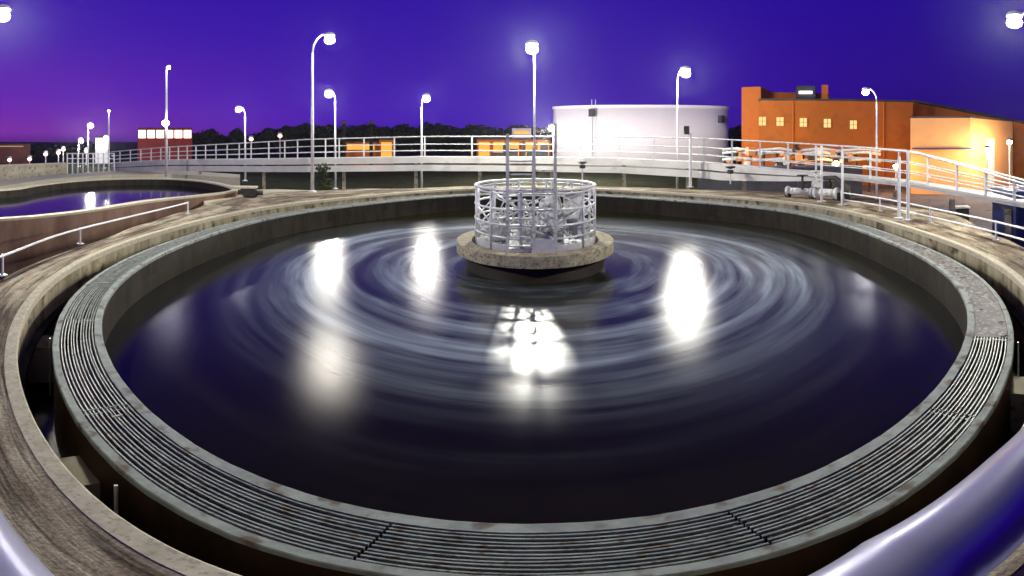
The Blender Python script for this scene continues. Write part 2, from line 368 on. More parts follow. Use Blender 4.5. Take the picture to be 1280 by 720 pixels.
# ------------------------------------------------------------------ centre pier and its platform
IX, IY = .622, D
pier = thing('centre_pier', 'round concrete pier ring standing in the middle of the swirling tank', 'pier', (IX, IY, -1.5))
bm = bmesh.new(); lathe(bm, [(1.70, -.28), (1.70, .06), (1.71, .07), (2.09, .07), (2.10, .06), (2.10, -.27), (2.09, -.28), (1.70, -.28)], (IX, IY, 0), 96); obj('ring_slab', bm, M['stone'], pier)
bm = bmesh.new(); lathe(bm, [(1.86, -1.5), (1.86, -.34), (1.74, -.34), (1.74, -1.5)], (IX, IY, 0), 64); obj('shaft', bm, M['darkwall'], pier, True)  # near-black colour carries the shade beneath the slab
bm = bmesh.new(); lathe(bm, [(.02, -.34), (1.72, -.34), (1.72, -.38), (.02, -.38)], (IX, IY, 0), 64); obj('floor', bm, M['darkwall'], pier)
def ipt(a, r, z): return Vector((IX + r * math.cos(a), IY + r * math.sin(a), z))
cage = thing('guard_cage', 'pale round guard rail cage with crossed braces around the centre pier platform', 'guard rail', (IX, IY, .05))
bm = bmesh.new(); lathe(bm, [(.3, .06), (1.60, .06), (1.60, -.02), (.3, -.02)], (IX, IY, 0), 64); obj('platform_deck', bm, M['mach'], cage)
bm = bmesh.new(); lathe(bm, [(1.605, -.12), (1.605, .22), (1.59, .22), (1.59, -.12)], (IX, IY, 0), 64); obj('kick_plate', bm, M['galv'], cage)
NPo = 12
def ringtube(r, z, th, a0=0, a1=2 * math.pi, n=72):
    b = bmesh.new(); tube(b, [ipt(a0 + (a1 - a0) * k / n, r, z) for k in range(n + 1)], th, 8); return b
for z, th in ((1.76, .042), (1.66, .022), (1.22, .032), (.78, .034), (.42, .030)): obj('rail', ringtube(1.6, z, th), M['galv'], cage, True)
for k in range(NPo):
    a = 2 * math.pi * (k + .5) / NPo
    bm = bmesh.new(); tube(bm, [ipt(a, 1.6, -.1), ipt(a, 1.6, 1.78)], .036, 8); obj('post', bm, M['galv'], cage, True)
for k in range(NPo):
    a, b_ = 2 * math.pi * (k + .5) / NPo, 2 * math.pi * (k + 1.5) / NPo
    bm = bmesh.new()
    if k % 2 == 0: tube(bm, [ipt(a, 1.6, .78), ipt((a + b_) / 2, 1.59, .6), ipt(b_, 1.6, .42)], .022, 6); tube(bm, [ipt(a, 1.6, 1.22), ipt(b_, 1.6, .78)], .024, 6)
    else: tube(bm, [ipt(a, 1.6, .78), ipt(b_, 1.6, 1.22)], .024, 6); tube(bm, [ipt(a, 1.6, 1.7), ipt(b_, 1.6, 1.22)], .022, 6)
    obj('brace', bm, M['galv'], cage, True)
drive = thing('scraper_drive', 'pale geared scraper drive with a motor and pipework inside the guard cage', 'machine', (IX, IY, .06))
bm = bmesh.new(); lathe(bm, [(.62, .06), (.62, .22), (.5, .26), (.5, .50), (.36, .56), (.36, .72), (.02, .74)], (IX + .15, IY, 0), 40); obj('gear_case', bm, M['mach'], drive, True)
bm = bmesh.new(); lathe(bm, [(.17, .70), (.19, .74), (.19, 1.22), (.12, 1.34), (.02, 1.36)], (IX + .28, IY - .2, 0), 24); obj('motor', bm, M['mach'], drive, True)
bm = bmesh.new(); lathe(bm, [(.34, .5), (.30, .95), (.10, 1.75), (.03, 1.95), (.01, 1.97)], (IX + .42, IY - .75, 0), 20); obj('cone_cover', bm, M['mach'], drive, True)
bm = bmesh.new(); box(bm, (IX + .95, IY - .5, 1.0), (.55, .06, 1.15), .5); box(bm, (IX + 1.12, IY - .62, .5), (.3, .3, .6), .4); obj('control_panel', bm, M['whitep'], drive)
bm = bmesh.new(); box(bm, (IX - .95, IY - .2, .45), (.5, .5, .7), .2, .02); obj('cabinet', bm, M['mach'], drive)
for k in range(58):
    a = R.uniform(0, 6.28); r = R.uniform(.4, 1.35); b0 = ipt(a, r, R.uniform(.1, .9)); 
    b1 = b0 + Vector((R.uniform(-.7, .7), R.uniform(-.5, .5), R.uniform(-.1, 1.0))); b1.z = min(b1.z, 1.15 if k % 4 else 1.6)
    q = (b1 - Vector((IX, IY, b1.z)))
    if q.length > 1.45: b1 = Vector((IX, IY, b1.z)) + q.normalized() * 1.45
    bm = bmesh.new(); tube(bm, [b0, (b0 + b1) / 2 + Vector((R.uniform(-.1, .1), 0, .12)), b1], R.uniform(.018, .045), 7); obj('pipe', bm, M['mach'] if k % 3 else M['galv'], drive, True)
# boarding ladder frame: three tall stiles and rungs at the front of the cage
lad = thing('ladder_frame', 'tall galvanised ladder frame with three stiles rising above the guard cage', 'ladder', (IX, IY - 1.66, -.2))
yl = IY - 1.66
def lx(px): return yl * math.tan((px - 640) / KX)
for px, zt in ((634.5, 3.28), (667, 2.9), (694, 3.55)):
    bm = bmesh.new(); box(bm, (lx(px), yl, (zt - .25) / 2), (.075, .06, zt + .25), 0, .008); obj('stile', bm, M['whitep'], lad)
for px0, px1, zs in ((634.5, 667, (.25, .50, .75, 1.0, 1.25, 1.5, 1.72, 2.2, 2.55)), (667, 694, (.22, .30, 1.74, 1.8, 2.3))):
    for z in zs:
        bm = bmesh.new(); tube(bm, [(lx(px0), yl, z), (lx(px1), yl, z)], .022, 8); obj('rung', bm, M['whitep'], lad, True)
bm = bmesh.new(); box(bm, ((lx(667) + lx(694)) / 2, yl - .02, .22), (lx(694) - lx(667), .02, .42)); obj('gate_panel', bm, M['galv'], lad)
bm = bmesh.new(); box(bm, ((lx(634) + lx(667)) / 2, yl + .25, .12), (lx(667) - lx(634), .4, .10)); obj('step_plate', bm, M['galv'], lad)

for o_ in (pier, cage, drive, lad): o_.location.z -= .09
# ------------------------------------------------------------------ second tank, left
P2 = [at(-10, 274, .5), at(95, 265, .5), at(190, 251, .5), at(262, 243, .5), at(298, 237.5, .5), at(291, 232, .5), at(255, 225.5, .5), at(210, 222.5, .5), at(150, 222.5, .5), at(95, 225, .5), at(45, 230, .5), at(0, 236, .5), Vector((-19.5, 5.2, .5)), Vector((-15.5, 3.0, .5)), Vector((-12.6, 3.2, .5))]
def cat(P, t):
    n = len(P); x = (t / (2 * math.pi)) % 1 * n; i = int(x); s = x - i
    a, b, c, d = P[(i - 1) % n], P[i % n], P[(i + 1) % n], P[(i + 2) % n]
    return .5 * ((2 * b) + (c - a) * s + (2 * a - 5 * b + 4 * c - d) * s * s + (3 * b - 3 * c + d - a) * s ** 3)
C2 = sum(P2, Vector()) / len(P2)
def rim2(t, r, z, off=0):
    p = cat(P2, t); q = p - C2; q.z = 0; u = q.normalized()
    return Vector((p.x, p.y, z)) + u * (r + off)
t2 = thing('sedimentation_tank', 'smaller concrete tank of blue water with a rust brown wall at the left', 'settling tank', (C2.x, C2.y, GZ))
bm = bmesh.new(); sweep(bm, [(-.35, GZ), (-.35, .44), (-.02, .44), (-.02, GZ)], 0, 2 * math.pi, 150, rim2); obj('wall', bm, M['rustwall'], t2)
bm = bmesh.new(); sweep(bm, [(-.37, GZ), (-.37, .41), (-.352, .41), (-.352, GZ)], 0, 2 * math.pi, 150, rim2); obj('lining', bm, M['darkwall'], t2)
bm = bmesh.new(); sweep(bm, [(-.40, .42), (-.40, .50), (0.03, .50), (0.03, .42)], 0, 2 * math.pi, 150, rim2); obj('coping', bm, M['coping'], t2)
bm = bmesh.new(); bm.faces.new([bm.verts.new(rim2(2 * math.pi * k / 150, -.36, .04)) for k in range(150)]); o = obj('tank_water', bm, M['flat_water']); tag(o, kind='structure')
# slab joining the two tanks
bm = bmesh.new()
sl = [at(250, 244, .25), at(300, 237, .25), at(345, 236, .25), at(420, 238, .25), at(450, 241.5, .25), at(400, 246, .25), at(330, 254, .25), at(262, 262, .25)]
prism(bm, [(p.x, p.y) for p in sl], GZ, ZW - .012); tag(obj('slab', bm, M['coping']), kind='structure')

# ------------------------------------------------------------------ low rails on both walkways
def low_rail(name, label, pts, hs, r=.03, group='low kerb rails along the walkways'):
    """pts on the walkway, hs heights of the pipes"""
    o = thing(name, label, 'railing', pts[0], 0, group)
    def dense(z):
        out = []
        for i in range(len(pts) - 1):
            for k in range(8):
                s = k / 8
                a, b, c, d = pts[max(i - 1, 0)], pts[i], pts[i + 1], pts[min(i + 2, len(pts) - 1)]
                v = .5 * ((2 * b) + (c - a) * s + (2 * a - 5 * b + 4 * c - d) * s * s + (3 * b - 3 * c + d - a) * s ** 3)
                out.append(Vector((v.x, v.y, z)))
        out.append(Vector((pts[-1].x, pts[-1].y, z))); return out
    for h in hs:
        bm = bmesh.new(); tube(bm, dense(ZW + h), r, 8); obj('pipe', bm, M['galv'], o, True)
    for p in pts:
        bm = bmesh.new(); tube(bm, [(p.x, p.y, ZW - .01), (p.x, p.y, ZW + hs[0] + .04)], r * .9, 8); box(bm, (p.x, p.y, ZW + .01), (.14, .14, .02)); obj('post', bm, M['galv'], o)
    return o
low_rail('kerb_rail', 'single low pipe rail along the left walkway before the brown wall', [at(-60, 368, ZW), at(3, 344, ZW), at(100, 305, ZW), at(235, 267, ZW)], [.42])
low_rail('kerb_rail', 'double low pipe rail along the right walkway outer edge', [at(1340, 328, ZW), at(1245, 300, ZW), at(1163, 279, ZW), at(1100, 264, ZW), at(1052, 255.5, ZW)], [.52, .22])

# ------------------------------------------------------------------ footbridge behind the tank
BR = [(139, 41, 190, 204), (208, 36, 184, 200), (320, 31, 178, 199), (389, 29, 174, 198), (530, 28, 170.5, 196), (660, 27.8, 170.5, 196.5), (774, 27, 170.5, 198), (880, 25, 173, 203), (980, 21.5, 178, 213), (1070, 19, 184, 221), (1140, 17, 190, 229), (1210, 15.5, 209, 241), (1300, 14, 236, 257)]
def br(px, what, back=0.0):
    for a, b in zip(BR, BR[1:]):
        if px <= b[0] or b is BR[-1]:
            i = BR.index(a); A = BR[max(i - 1, 0)]; Bn = BR[min(i + 2, len(BR) - 1)]
            s = (px - a[0]) / (b[0] - a[0])
            v = [.5 * (2 * a[q] + (b[q] - A[q]) * s + (2 * A[q] - 5 * a[q] + 4 * b[q] - Bn[q]) * s * s + (3 * a[q] - 3 * b[q] + Bn[q] - A[q]) * s ** 3) if False else a[q] + (b[q] - a[q]) * (s * s * (3 - 2 * s) if False else s) for q in (1, 2, 3)]
            d = v[0]; zr = 3 - d * math.tan((v[1] - HZ) / KY); zd = 3 - d * math.tan((v[2] - HZ) / KY)
            an = (px - 640) / KX; d += back
            return Vector((d * math.sin(an), d * math.cos(an), zr if what == 'r' else zd))
fb = thing('footbridge', 'long white footbridge with pipe railings crossing behind the round tank', 'footbridge', br(660, 'd'))
pxs = [139 + (1300 - 139) * k / 90 for k in range(91)]
def band(bm, zo0, zo1, b0, b1):
    prev = None
    for px in pxs:
        a, b = br(px, 'd', b0), br(px, 'd', b1)
        sc = 1 if px < 900 else max(.2, 1 - (px - 900) / 200)
        v = [bm.verts.new((a.x, a.y, a.z + zo0 * sc)), bm.verts.new((b.x, b.y, b.z + zo0 * sc)), bm.verts.new((b.x, b.y, b.z + zo1 * sc)), bm.verts.new((a.x, a.y, a.z + zo1 * sc))]
        if prev:
            for i in range(4): bm.faces.new((prev[i], prev[(i + 1) % 4], v[(i + 1) % 4], v[i]))
        else: bm.faces.new(v[::-1])
        prev = v
    bm.faces.new(prev)
bm = bmesh.new(); band(bm, 0, -.42, 0, 1.5); obj('deck', bm, M['deckc'], fb)
bm = bmesh.new(); band(bm, -.52, -.95, .05, .5); obj('edge_beam', bm, M['deckc'], fb)
for back in (.05, 1.4):
    for fr, th in ((1.0, .038), (.62, .024), (.30, .024)):
        bm = bmesh.new(); tube(bm, [br(p, 'd', back).lerp(br(p, 'r', back), fr) for p in pxs], th, 8); obj('rail', bm, M['whitep'], fb, True)
postx = [150, 163, 176, 189, 201, 212, 223, 234, 245, 257, 270, 284, 299, 314, 336, 356, 372, 407, 424, 455, 493, 531, 590, 635, 726, 774, 818, 880, 915, 950, 985, 1020, 1053, 1088, 1124, 1160, 1196, 1232, 1268]
for px in postx:
    for back, th in ((.05, .045), (1.4, .03)):
        if back > 1 and 1 == (postx.index(px) % 2): continue
        a, b = br(px, 'd', back), br(px, 'r', back)
        bm = bmesh.new(); box(bm, ((a.x + b.x) / 2, (a.y + b.y) / 2, (a.z + b.z) / 2), (th * 2, th * 1.2, b.z - a.z), -math.atan2(a.x, a.y)); obj('post', bm, M['whitep'], fb)
for px in (160, 250, 330, 430, 520, 600, 690, 780, 860, 930, 1000, 1060, 1120, 1190, 1260):
    a = br(px, 'd', .7); bm = bmesh.new(); box(bm, (a.x, a.y, (a.z - .45 + GZ) / 2), (.22, .22, a.z - .45 - GZ), -math.atan2(a.x, a.y)); obj('pier', bm, M['concrete'], fb)

# tall posts on the near side of the right-hand walkway
for px, yt, yb, d, lab in ((1027, 182, 252, 18.6, 'beside the white valve pipes'), (1124, 196, 273, 14.4, 'left of the close pair on the right walkway'), (1135, 188, 275, 14.2, 'right of the close pair on the right walkway'), (863, 166, 234, 24.6, 'carrying a small box before the white tank'), (1053, 188, 256, 17.6, 'just right of the white valve pipes')):
    p = at(px, yb, ZW); d = math.hypot(p.x, p.y)
    zt = 3 - d * math.tan((yt - HZ) / KY)
    o = thing('steel_post', 'slim grey steel post ' + lab, 'post', p, 0, 'tall steel posts on the walkway')
    bm = bmesh.new(); tube(bm, [p, (p.x, p.y, zt)], .05 if px != 863 else .085, 8); box(bm, (p.x, p.y, p.z + .02), (.26, .26, .04)); obj('shaft', bm, M['galv'], o)
    if px == 863:
        bm = bmesh.new(); box(bm, (p.x - .25, p.y, zt + .15), (.3, .25, .5), 0, .02); obj('switch_box', bm, M['black'], o)
        bm = bmesh.new(); tube(bm, [(p.x - .7, p.y, 1.6), (p.x - .7, p.y, zt + 1.2)], .03, 6); obj('conduit', bm, M['galv'], o)

# ------------------------------------------------------------------ street lamps
def lamp(label, px, py, pb, d, zb, r=.30, glass='lamp', pr=.085, arm=True, group='street lamps around the tanks', name='street_lamp', mastlike=False, bands=False):
    """head at photo pixel (px,py), pole in column pb, both at distance d; foot at height zb"""
    f = pol(pb, d, z=zb); h = pol(px, d, py)
    o = thing(name, label, 'street lamp', f, 0, group)
    v = h - Vector((f.x, f.y, h.z)); L = v.length
    top = Vector((f.x, f.y, h.z - (.9 if (arm and L > .3) else 0)))
    bm = bmesh.new(); tube(bm, [f, (f.x, f.y, (f.z + top.z) / 2), top], [pr, pr * .85, pr * .65], 12)
    lathe(bm, [(pr * 2.4, 0), (pr * 2.4, .05), (pr * 1.4, .12)], f, 12, True); obj('pole', bm, M['pole'], o, True)
    if arm and L > .3:
        bm = bmesh.new(); u = v.normalized()
        pts = [top + Vector((0, 0, -.02))] + [top + u * (L * .75) * (1 - math.cos(a)) + Vector((0, 0, 1.05 * math.sin(a))) for a in (rad(25), rad(50), rad(75), rad(88))]
        pts.append(h + Vector((0, 0, .17)))
        tube(bm, pts, pr * .55, 8); obj('arm', bm, M['pole'], o, True)
    hd = bmesh.new(); lathe(hd, [(r * .25, .30 * r / .3), (r * .85, .22 * r / .3), (r * 1.02, .10 * r / .3), (r * 1.02, .04 * r / .3), (r * .2, .03 * r / .3)], h, 20, True); obj('lamp_housing', hd, M['galv'], o, True)
    bm = bmesh.new(); bmesh.ops.create_icosphere(bm, subdivisions=2, radius=r * .93)
    for q in bm.verts: q.co.z *= .85
    bmesh.ops.translate(bm, vec=h - Vector((0, 0, r * .72)), verts=bm.verts[:]); obj('bulb', bm, M[glass], o, True)
    return o
lamp('bright arched street lamp on the slab between the two tanks', 412, 46, 390.5, 22.5, ZW, .26, 'lampmid')
lamp('brightest street lamp rising straight behind the centre pier', 665, 57, 668, 25.3, ZW - .01, .33, 'lampmain', pr=.07)
lamp('bright street lamp before the white storage tank', 857, 88, 846.5, 33, GZ, .36, 'lampright')
lamp('street lamp with a leaning pole behind the middle of the footbridge', 533, 121, 527, 37, GZ, .30, 'lampback', .1)
lamp('street lamp between the arched lamp and the tree line', 411, 115, 419, 40, GZ, .34, 'lampback', .1)
lamp('small arched street lamp right of the red lit building', 298, 135, 306.5, 48, GZ, .30, 'lampfar', .11)
lamp('arched street lamp in front of the orange building', 1082, 113, 1096, 31, GZ, .24, 'lampfaint', .085)
lamp('street lamp at the upper left corner', 3, 14, -42, 15, GZ, .26, 'lampnear')
lamp('street lamp at the upper right corner', 1268, 22, 1318, 14, GZ, .24, 'lampnear')
lamp('white low lamp at the left corner of the white storage tank', 690, 158, 692, 46, GZ, .34, 'lampcorner', .08, False)
lamp('thin tall mast with a tiny light left of the red lit building', 136, 138, 136, 46, GZ, .09, 'lampfar', .10, False)
m_ = lamp('tall slim mast with one small light high and one bright light lower', 211, 83, 208, 30, ZW, .12, 'lampdim', .09, False)
bm = bmesh.new(); bmesh.ops.create_icosphere(bm, subdivisions=2, radius=.22); bmesh.ops.translate(bm, vec=pol(207, 29.7, 154), verts=bm.verts[:]); obj('bulb', bm, M['lampfaint'], m_, True)
for px, py, d, lab in ((113, 155, 60, 'street lamp left of the thin tall mast'), (101, 174, 75, 'farther street lamp left of the thin tall mast'), (133, 171, 70, 'bright lamp beside the small white gable')):
    lamp(lab, px, py, px - 3, d, GZ, .38 if px != 113 else .36, 'lampfar', .12)
for px, py, lab in ((37, 197, 'lowest small warm lamp far to the left'), (57, 191, 'small warm lamp second from the left'), (73, 189, 'small warm lamp left of a close pair'), (79, 185, 'small warm lamp right of a close pair'), (108, 187, 'small warm lamp under the masts'), (12, 198, 'small lit lamp by the dark brick building'), (314, 172, 'small orange lamp above the footbridge rail'), (350, 168, 'small pale lamp above the footbridge rail')):
    lamp(lab, px, py, px, 80, GZ, .40, 'lampsmall', .12, False, 'small far lamps')

# ------------------------------------------------------------------ white storage tank
wz = thing('storage_tank', 'wide white steel storage tank behind the footbridge', 'storage tank', pol(801, 62, z=GZ))
cc = pol(801, 66, z=0); ra, rb = 66 * math.tan(111 / KX) * .985, 3.0; ang = (801 - 640) / KX
ux, uy = Vector((math.cos(ang), -math.sin(ang), 0)), Vector((math.sin(ang), math.cos(ang), 0))
zt = 3 + 63 * math.tan(44.5 / KY)
def ell(t, r, z, off=0):
    c_, s_ = math.cos(t), math.sin(t); e = .8
    return Vector((cc.x, cc.y, z)) + ux * (ra + r) * math.copysign(abs(c_) ** e, c_) + uy * (rb + r) * math.copysign(abs(s_) ** .9, s_)
bm = bmesh.new(); sweep(bm, [(0, GZ), (0, zt), (-.2, zt), (-.2, GZ)], 0, 2 * math.pi, 120, ell); obj('shell', bm, M['whitewall'], wz, True)
bm = bmesh.new(); bm.faces.new([bm.verts.new(ell(2 * math.pi * k / 120, -.1, zt - .05)) for k in range(120)]); obj('roof', bm, M['whitewall'], wz)
bm = bmesh.new(); sweep(bm, [(.02, zt - .35), (.02, zt + .06), (.1, zt + .06), (.1, zt - .35)], 0, 2 * math.pi, 120, ell); obj('rim_band', bm, M['whitewall'], wz)
p = ell(-2.0, .35, 0); bm = bmesh.new()
for dx in (-.25, .25): tube(bm, [(p.x + dx, p.y, GZ), (p.x + dx, p.y, zt + .9)], .05, 6)
for kk in range(22): tube(bm, [(p.x - .25, p.y, GZ + .4 + kk * .42), (p.x + .25, p.y, GZ + .4 + kk * .42)], .03, 5)
obj('access_ladder', bm, M['galv'], wz)
for px, py in ((740, 141), (902, 149)):
    bm = bmesh.new(); box(bm, pol(px, 62.6, py), (.7, .7, 1.1), ang); obj('vent', bm, M['roof'], wz)

# ------------------------------------------------------------------ works building, sodium light in its wall colour
def wallseg(bm, a, b, z0, z1, th=.4):
    d = Vector((b.x - a.x, b.y - a.y, 0)); L = d.length; n = Vector((-d.y, d.x, 0)).normalized() * th
    prism(bm, [(a.x, a.y), (b.x, b.y), (b.x + n.x, b.y + n.y), (a.x + n.x, a.y + n.y)], z0, z1)
def block(bm, a, b, depth, z0, z1):
    d = Vector((b.x - a.x, b.y - a.y, 0)); n = Vector((-d.y, d.x, 0)).normalized() * depth
    prism(bm, [(a.x, a.y), (b.x, b.y), (b.x + n.x, b.y + n.y), (a.x + n.x, a.y + n.y)], z0, z1); return n
A_, B_ = pol(949, 42, z=0), pol(1141, 44, z=0)
zA = 3 + 42 * math.tan(50.5 / KY)
ob = thing('works_building', 'works building with sodium-orange tinted walls and five small lit windows', 'building', (A_.x, A_.y, GZ))
bm = bmesh.new(); nn = block(bm, A_, B_, 9, GZ, zA); obj('wall', bm, M['orange'], ob)
bm = bmesh.new()
e1, e2 = A_.lerp(B_, -.005), A_.lerp(B_, 1.005); block(bm, e1 - nn * .02, e2 - nn * .02, 9.4, zA, zA + .18); rf_ = obj('roof', bm, M['roof'], ob)
T0, T1 = pol(927, 47, z=0), pol(951, 46.5, z=0)
bm = bmesh.new(); block(bm, T0, T1, 9, GZ, 3 + 47 * math.tan(67 / KY)); obj('stair_tower', bm, M['orange'], ob)
T2 = pol(1037, 52, z=0); T3 = pol(951, 50, z=0)
bm = bmesh.new(); block(bm, T3, T2, 6, zA - .5, 3 + 51 * math.tan(60 / KY)); obj('upper_storey', bm, M['orange'], ob)
q = pol(1007, 47, 118); bm = bmesh.new(); box(bm, q + Vector((0, 0, .2)), (1.9, 1.4, 1.4), -.6, .05); u_ = obj('roof_unit', bm, M['roof'], ob)
bm = bmesh.new(); box(bm, pol(1007, 46.1, 115.5), (1.3, .1, .3), -.64); obj('panel_light', bm, M['signal'], u_)
q = pol(1031, 46, 120); bm = bmesh.new(); box(bm, q, (.6, .6, 2.4), -.6); obj('chimney', bm, M['orange'], ob)
wd = (B_ - A_).normalized(); wn = -nn.normalized()
for px, py in ((953, 151.5), (975, 152), (1004, 153), (1034, 154), (1066.5, 156)):
    an = (px - 640) / KX; dirv = Vector((math.sin(an), math.cos(an), 0))
    den = dirv.x * wd.y - dirv.y * wd.x; s = (A_.x * wd.y - A_.y * wd.x) / den
    p = dirv * s; p.z = 3 - s * math.tan((py - HZ) / KY)
    rz = math.atan2(wd.y, wd.x)
    bm = bmesh.new(); box(bm, p, (.82, .16, 1.06), rz); fr_ = obj('window', bm, M['orange'], ob)
    bm = bmesh.new(); box(bm, p + wn * .085, (.62, .02, .86), rz); obj('pane', bm, M['window'], fr_)
    bm = bmesh.new(); box(bm, p + wn * .10, (.05, .03, .86), rz); box(bm, p + wn * .10, (.62, .03, .04), rz); obj('glazing_bar', bm, M['orange'], fr_)
for sfrac in (.215, .80):
    p = A_.lerp(B_, sfrac) + wn * .12
    bm = bmesh.new(); tube(bm, [(p.x, p.y, GZ), (p.x, p.y, zA - .1)], .06, 8); obj('downpipe', bm, M['orange'], ob)
for zz in (1.6,):
    bm = bmesh.new(); a_, b_ = A_ + wn * .02, B_ + wn * .02; block(bm, a_, b_, .05, zz, zz + .12); obj('string_course', bm, M['orange'], ob)
# annex in front, right
A1, A2 = pol(1138, 36, z=0), pol(1213, 35.5, z=0); A3 = pol(1266, 43, z=0)
za = 3 + 35.8 * math.tan(28.5 / KY)
ax = thing('annex_building', 'pale peach annex with a brightly lit end wall right of the orange building', 'building', (A1.x, A1.y, GZ))
n_ = Vector((-(A2 - A1).y, (A2 - A1).x, 0)).normalized() * 5
bm = bmesh.new(); prism(bm, [(A1.x, A1.y), (A2.x, A2.y), (A3.x, A3.y), (A3.x - 5, A3.y + 7), (A1.x + n_.x, A1.y + n_.y)], GZ, za); obj('wall', bm, M['peach'], ax)
bm = bmesh.new(); c_ = (A1 + A2 + A3) / 3
pr_ = [c_ + (p - c_) * 1.02 for p in (A1, A2, A3, Vector((A3.x - 5, A3.y + 7, 0)), A1 + n_)]; prism(bm, [(p.x, p.y) for p in pr_], za, za + .14); obj('roof', bm, M['roof'], ax)
# big dark sloping roof of the hall behind the annex
H1, H2 = pol(1141, 47, z=0), pol(1300, 50, z=0)
hb = thing('rear_hall', 'long hall with a dark sloping roof behind the peach annex', 'building', (H1.x, H1.y, GZ))
bm = bmesh.new(); 
zz1, zz2 = 3 + 47 * math.tan(48 / KY), 3 + 50 * math.tan(17 / KY)
n_ = Vector((-(H2 - H1).y, (H2 - H1).x, 0)).normalized() * 8
for (p, z) in ((H1, zz1), (H2, zz2)): pass
v = [bm.verts.new(x) for x in ((H1.x, H1.y, GZ), (H2.x, H2.y, GZ), (H2.x, H2.y, zz2), (H1.x, H1.y, zz1), (H1.x + n_.x, H1.y + n_.y, GZ), (H2.x + n_.x, H2.y + n_.y, GZ), (H2.x + n_.x, H2.y + n_.y, zz2), (H1.x + n_.x, H1.y + n_.y, zz1))]
for f in ((0, 1, 2, 3), (4, 5, 6, 7), (0, 3, 7, 4), (1, 2, 6, 5), (0, 1, 5, 4)): bm.faces.new([v[i] for i in f])
obj('wall', bm, M['orange'], hb)
bm = bmesh.new(); off = Vector((0, 0, .05)); t_ = Vector((0, 0, .25)); o1 = n_.normalized() * -.4
v = [bm.verts.new(x) for x in (Vector((H1.x, H1.y, zz1)) + off + o1, Vector((H2.x, H2.y, zz2)) + off + o1, Vector((H2.x, H2.y, zz2)) + n_ + off, Vector((H1.x, H1.y, zz1)) + n_ + off)]
v += [bm.verts.new(x.co + t_) for x in v]
for f in ((0, 1, 2, 3), (4, 5, 6, 7), (0, 1, 5, 4), (1, 2, 6, 5), (2, 3, 7, 6), (3, 0, 4, 7)): bm.faces.new([v[i] for i in f])
obj('roof', bm, M['roof'], hb)
# door recess light strip on the annex end wall, canopy over the long wall
mid = A2.lerp(A3, .42); dv = (A3 - A2).normalized(); nv = Vector((dv.y, -dv.x, 0)); rz = math.atan2(dv.y, dv.x)
bm = bmesh.new(); box(bm, (mid.x, mid.y, .9), (1.4, .12, 4.6), rz); obj('door', bm, M['whitep'], ax)
cp = A1.lerp(A2, .55); d2 = (A2 - A1).normalized(); n2 = Vector((d2.y, -d2.x, 0))
bm = bmesh.new(); box(bm, Vector((cp.x, cp.y, 2.35)) + n2 * .5, (4.4, 1.0, .12), math.atan2(d2.y, d2.x)); obj('canopy', bm, M['blue'], ax)
# sodium floodlights: they stand in front of the works and light its walls
def flood(label, p, h, r=.16, glass='sodium'):
    o = thing('floodlight', label, 'floodlight', (p.x, p.y, GZ), 0, 'sodium floodlights by the works')
    bm = bmesh.new(); tube(bm, [(p.x, p.y, GZ), (p.x, p.y, h)], .05, 8); obj('pole', bm, M['pole'], o)
    bm = bmesh.new(); lathe(bm, [(.05, r * 1.3), (r * 1.2, r), (r * 1.25, r * .2), (r * .3, r * .15)], (p.x, p.y, h), 14, True); obj('lamp_housing', bm, M['roof'], o)
    bm = bmesh.new(); bmesh.ops.create_icosphere(bm, subdivisions=2, radius=r); bmesh.ops.translate(bm, vec=(p.x, p.y, h - r * .7), verts=bm.verts[:]); obj('bulb', bm, M[glass], o, True)
    return o
flood('sodium floodlight low before the bright annex end wall', pol(1234, 33.5, z=0), 2.4, .17, 'halogen')
flood('white floodlight beside the far corner of the annex end wall', pol(1262, 36, z=0), 3.0, .17, 'halogen')
flood('sodium floodlight before the middle of the orange facade', pol(1045, 36, z=0), 1.2, .22)
flood('sodium floodlight before the right end of the orange facade', pol(1120, 35, z=0), 1.0, .2)

# process equipment yard in front of the facade: pale pipe racks lit by the floodlights
pr = thing('pipe_rack', 'pale pipe rack full of valves in front of the orange facade', 'pipe rack', pol(1000, 38, z=GZ))
for k in range(12):
    px = 905 + k * 16.5; p = pol(px, 37.5, z=GZ)
    bm = bmesh.new(); box(bm, (p.x, p.y, .3), (.16, .16, 3.8), .3); obj('column', bm, M['black'], pr)
for z in (.6, 1.3, 1.9, 2.2):
    bm = bmesh.new(); tube(bm, [pol(903 + k * 18, 37.4, z=z + .12 * math.sin(k * 2.1)) for k in range(12)], .13, 8); obj('pipe', bm, M['whitep'], pr, True)
for k in range(26):
    p = pol(R.uniform(905, 1088), R.uniform(36.6, 37.3), z=R.uniform(.4, 2.2))
    bm = bmesh.new()
    if k % 2: box(bm, p, (R.uniform(.3, .9), .4, R.uniform(.3, .8)), R.uniform(0, 1), .03)
    else: lathe(bm, [(.05, -.4), (.3, -.3), (.3, .3), (.1, .5), (.28, .55), (.28, .6), (.05, .62)], p, 14, True)
    obj('valve', bm, (M['whitep'], M['peach'], M['black'])[k % 3], pr)

rw = thing('retaining_wall', 'low dark grey retaining wall running before the orange building', 'wall', pol(880, 35, z=GZ))
bm = bmesh.new(); block(bm, pol(872, 34.5, z=0), pol(1078, 34.5, z=0), .35, GZ, 3 - 34.6 * math.tan(33 / KY)); obj('wall', bm, M['roof'], rw)
bm = bmesh.new(); block(bm, pol(871.5, 34.4, z=0), pol(1078.5, 34.4, z=0), .6, 3 - 34.6 * math.tan(33 / KY), 3 - 34.6 * math.tan(31 / KY)); obj('coping', bm, M['pave'], rw)
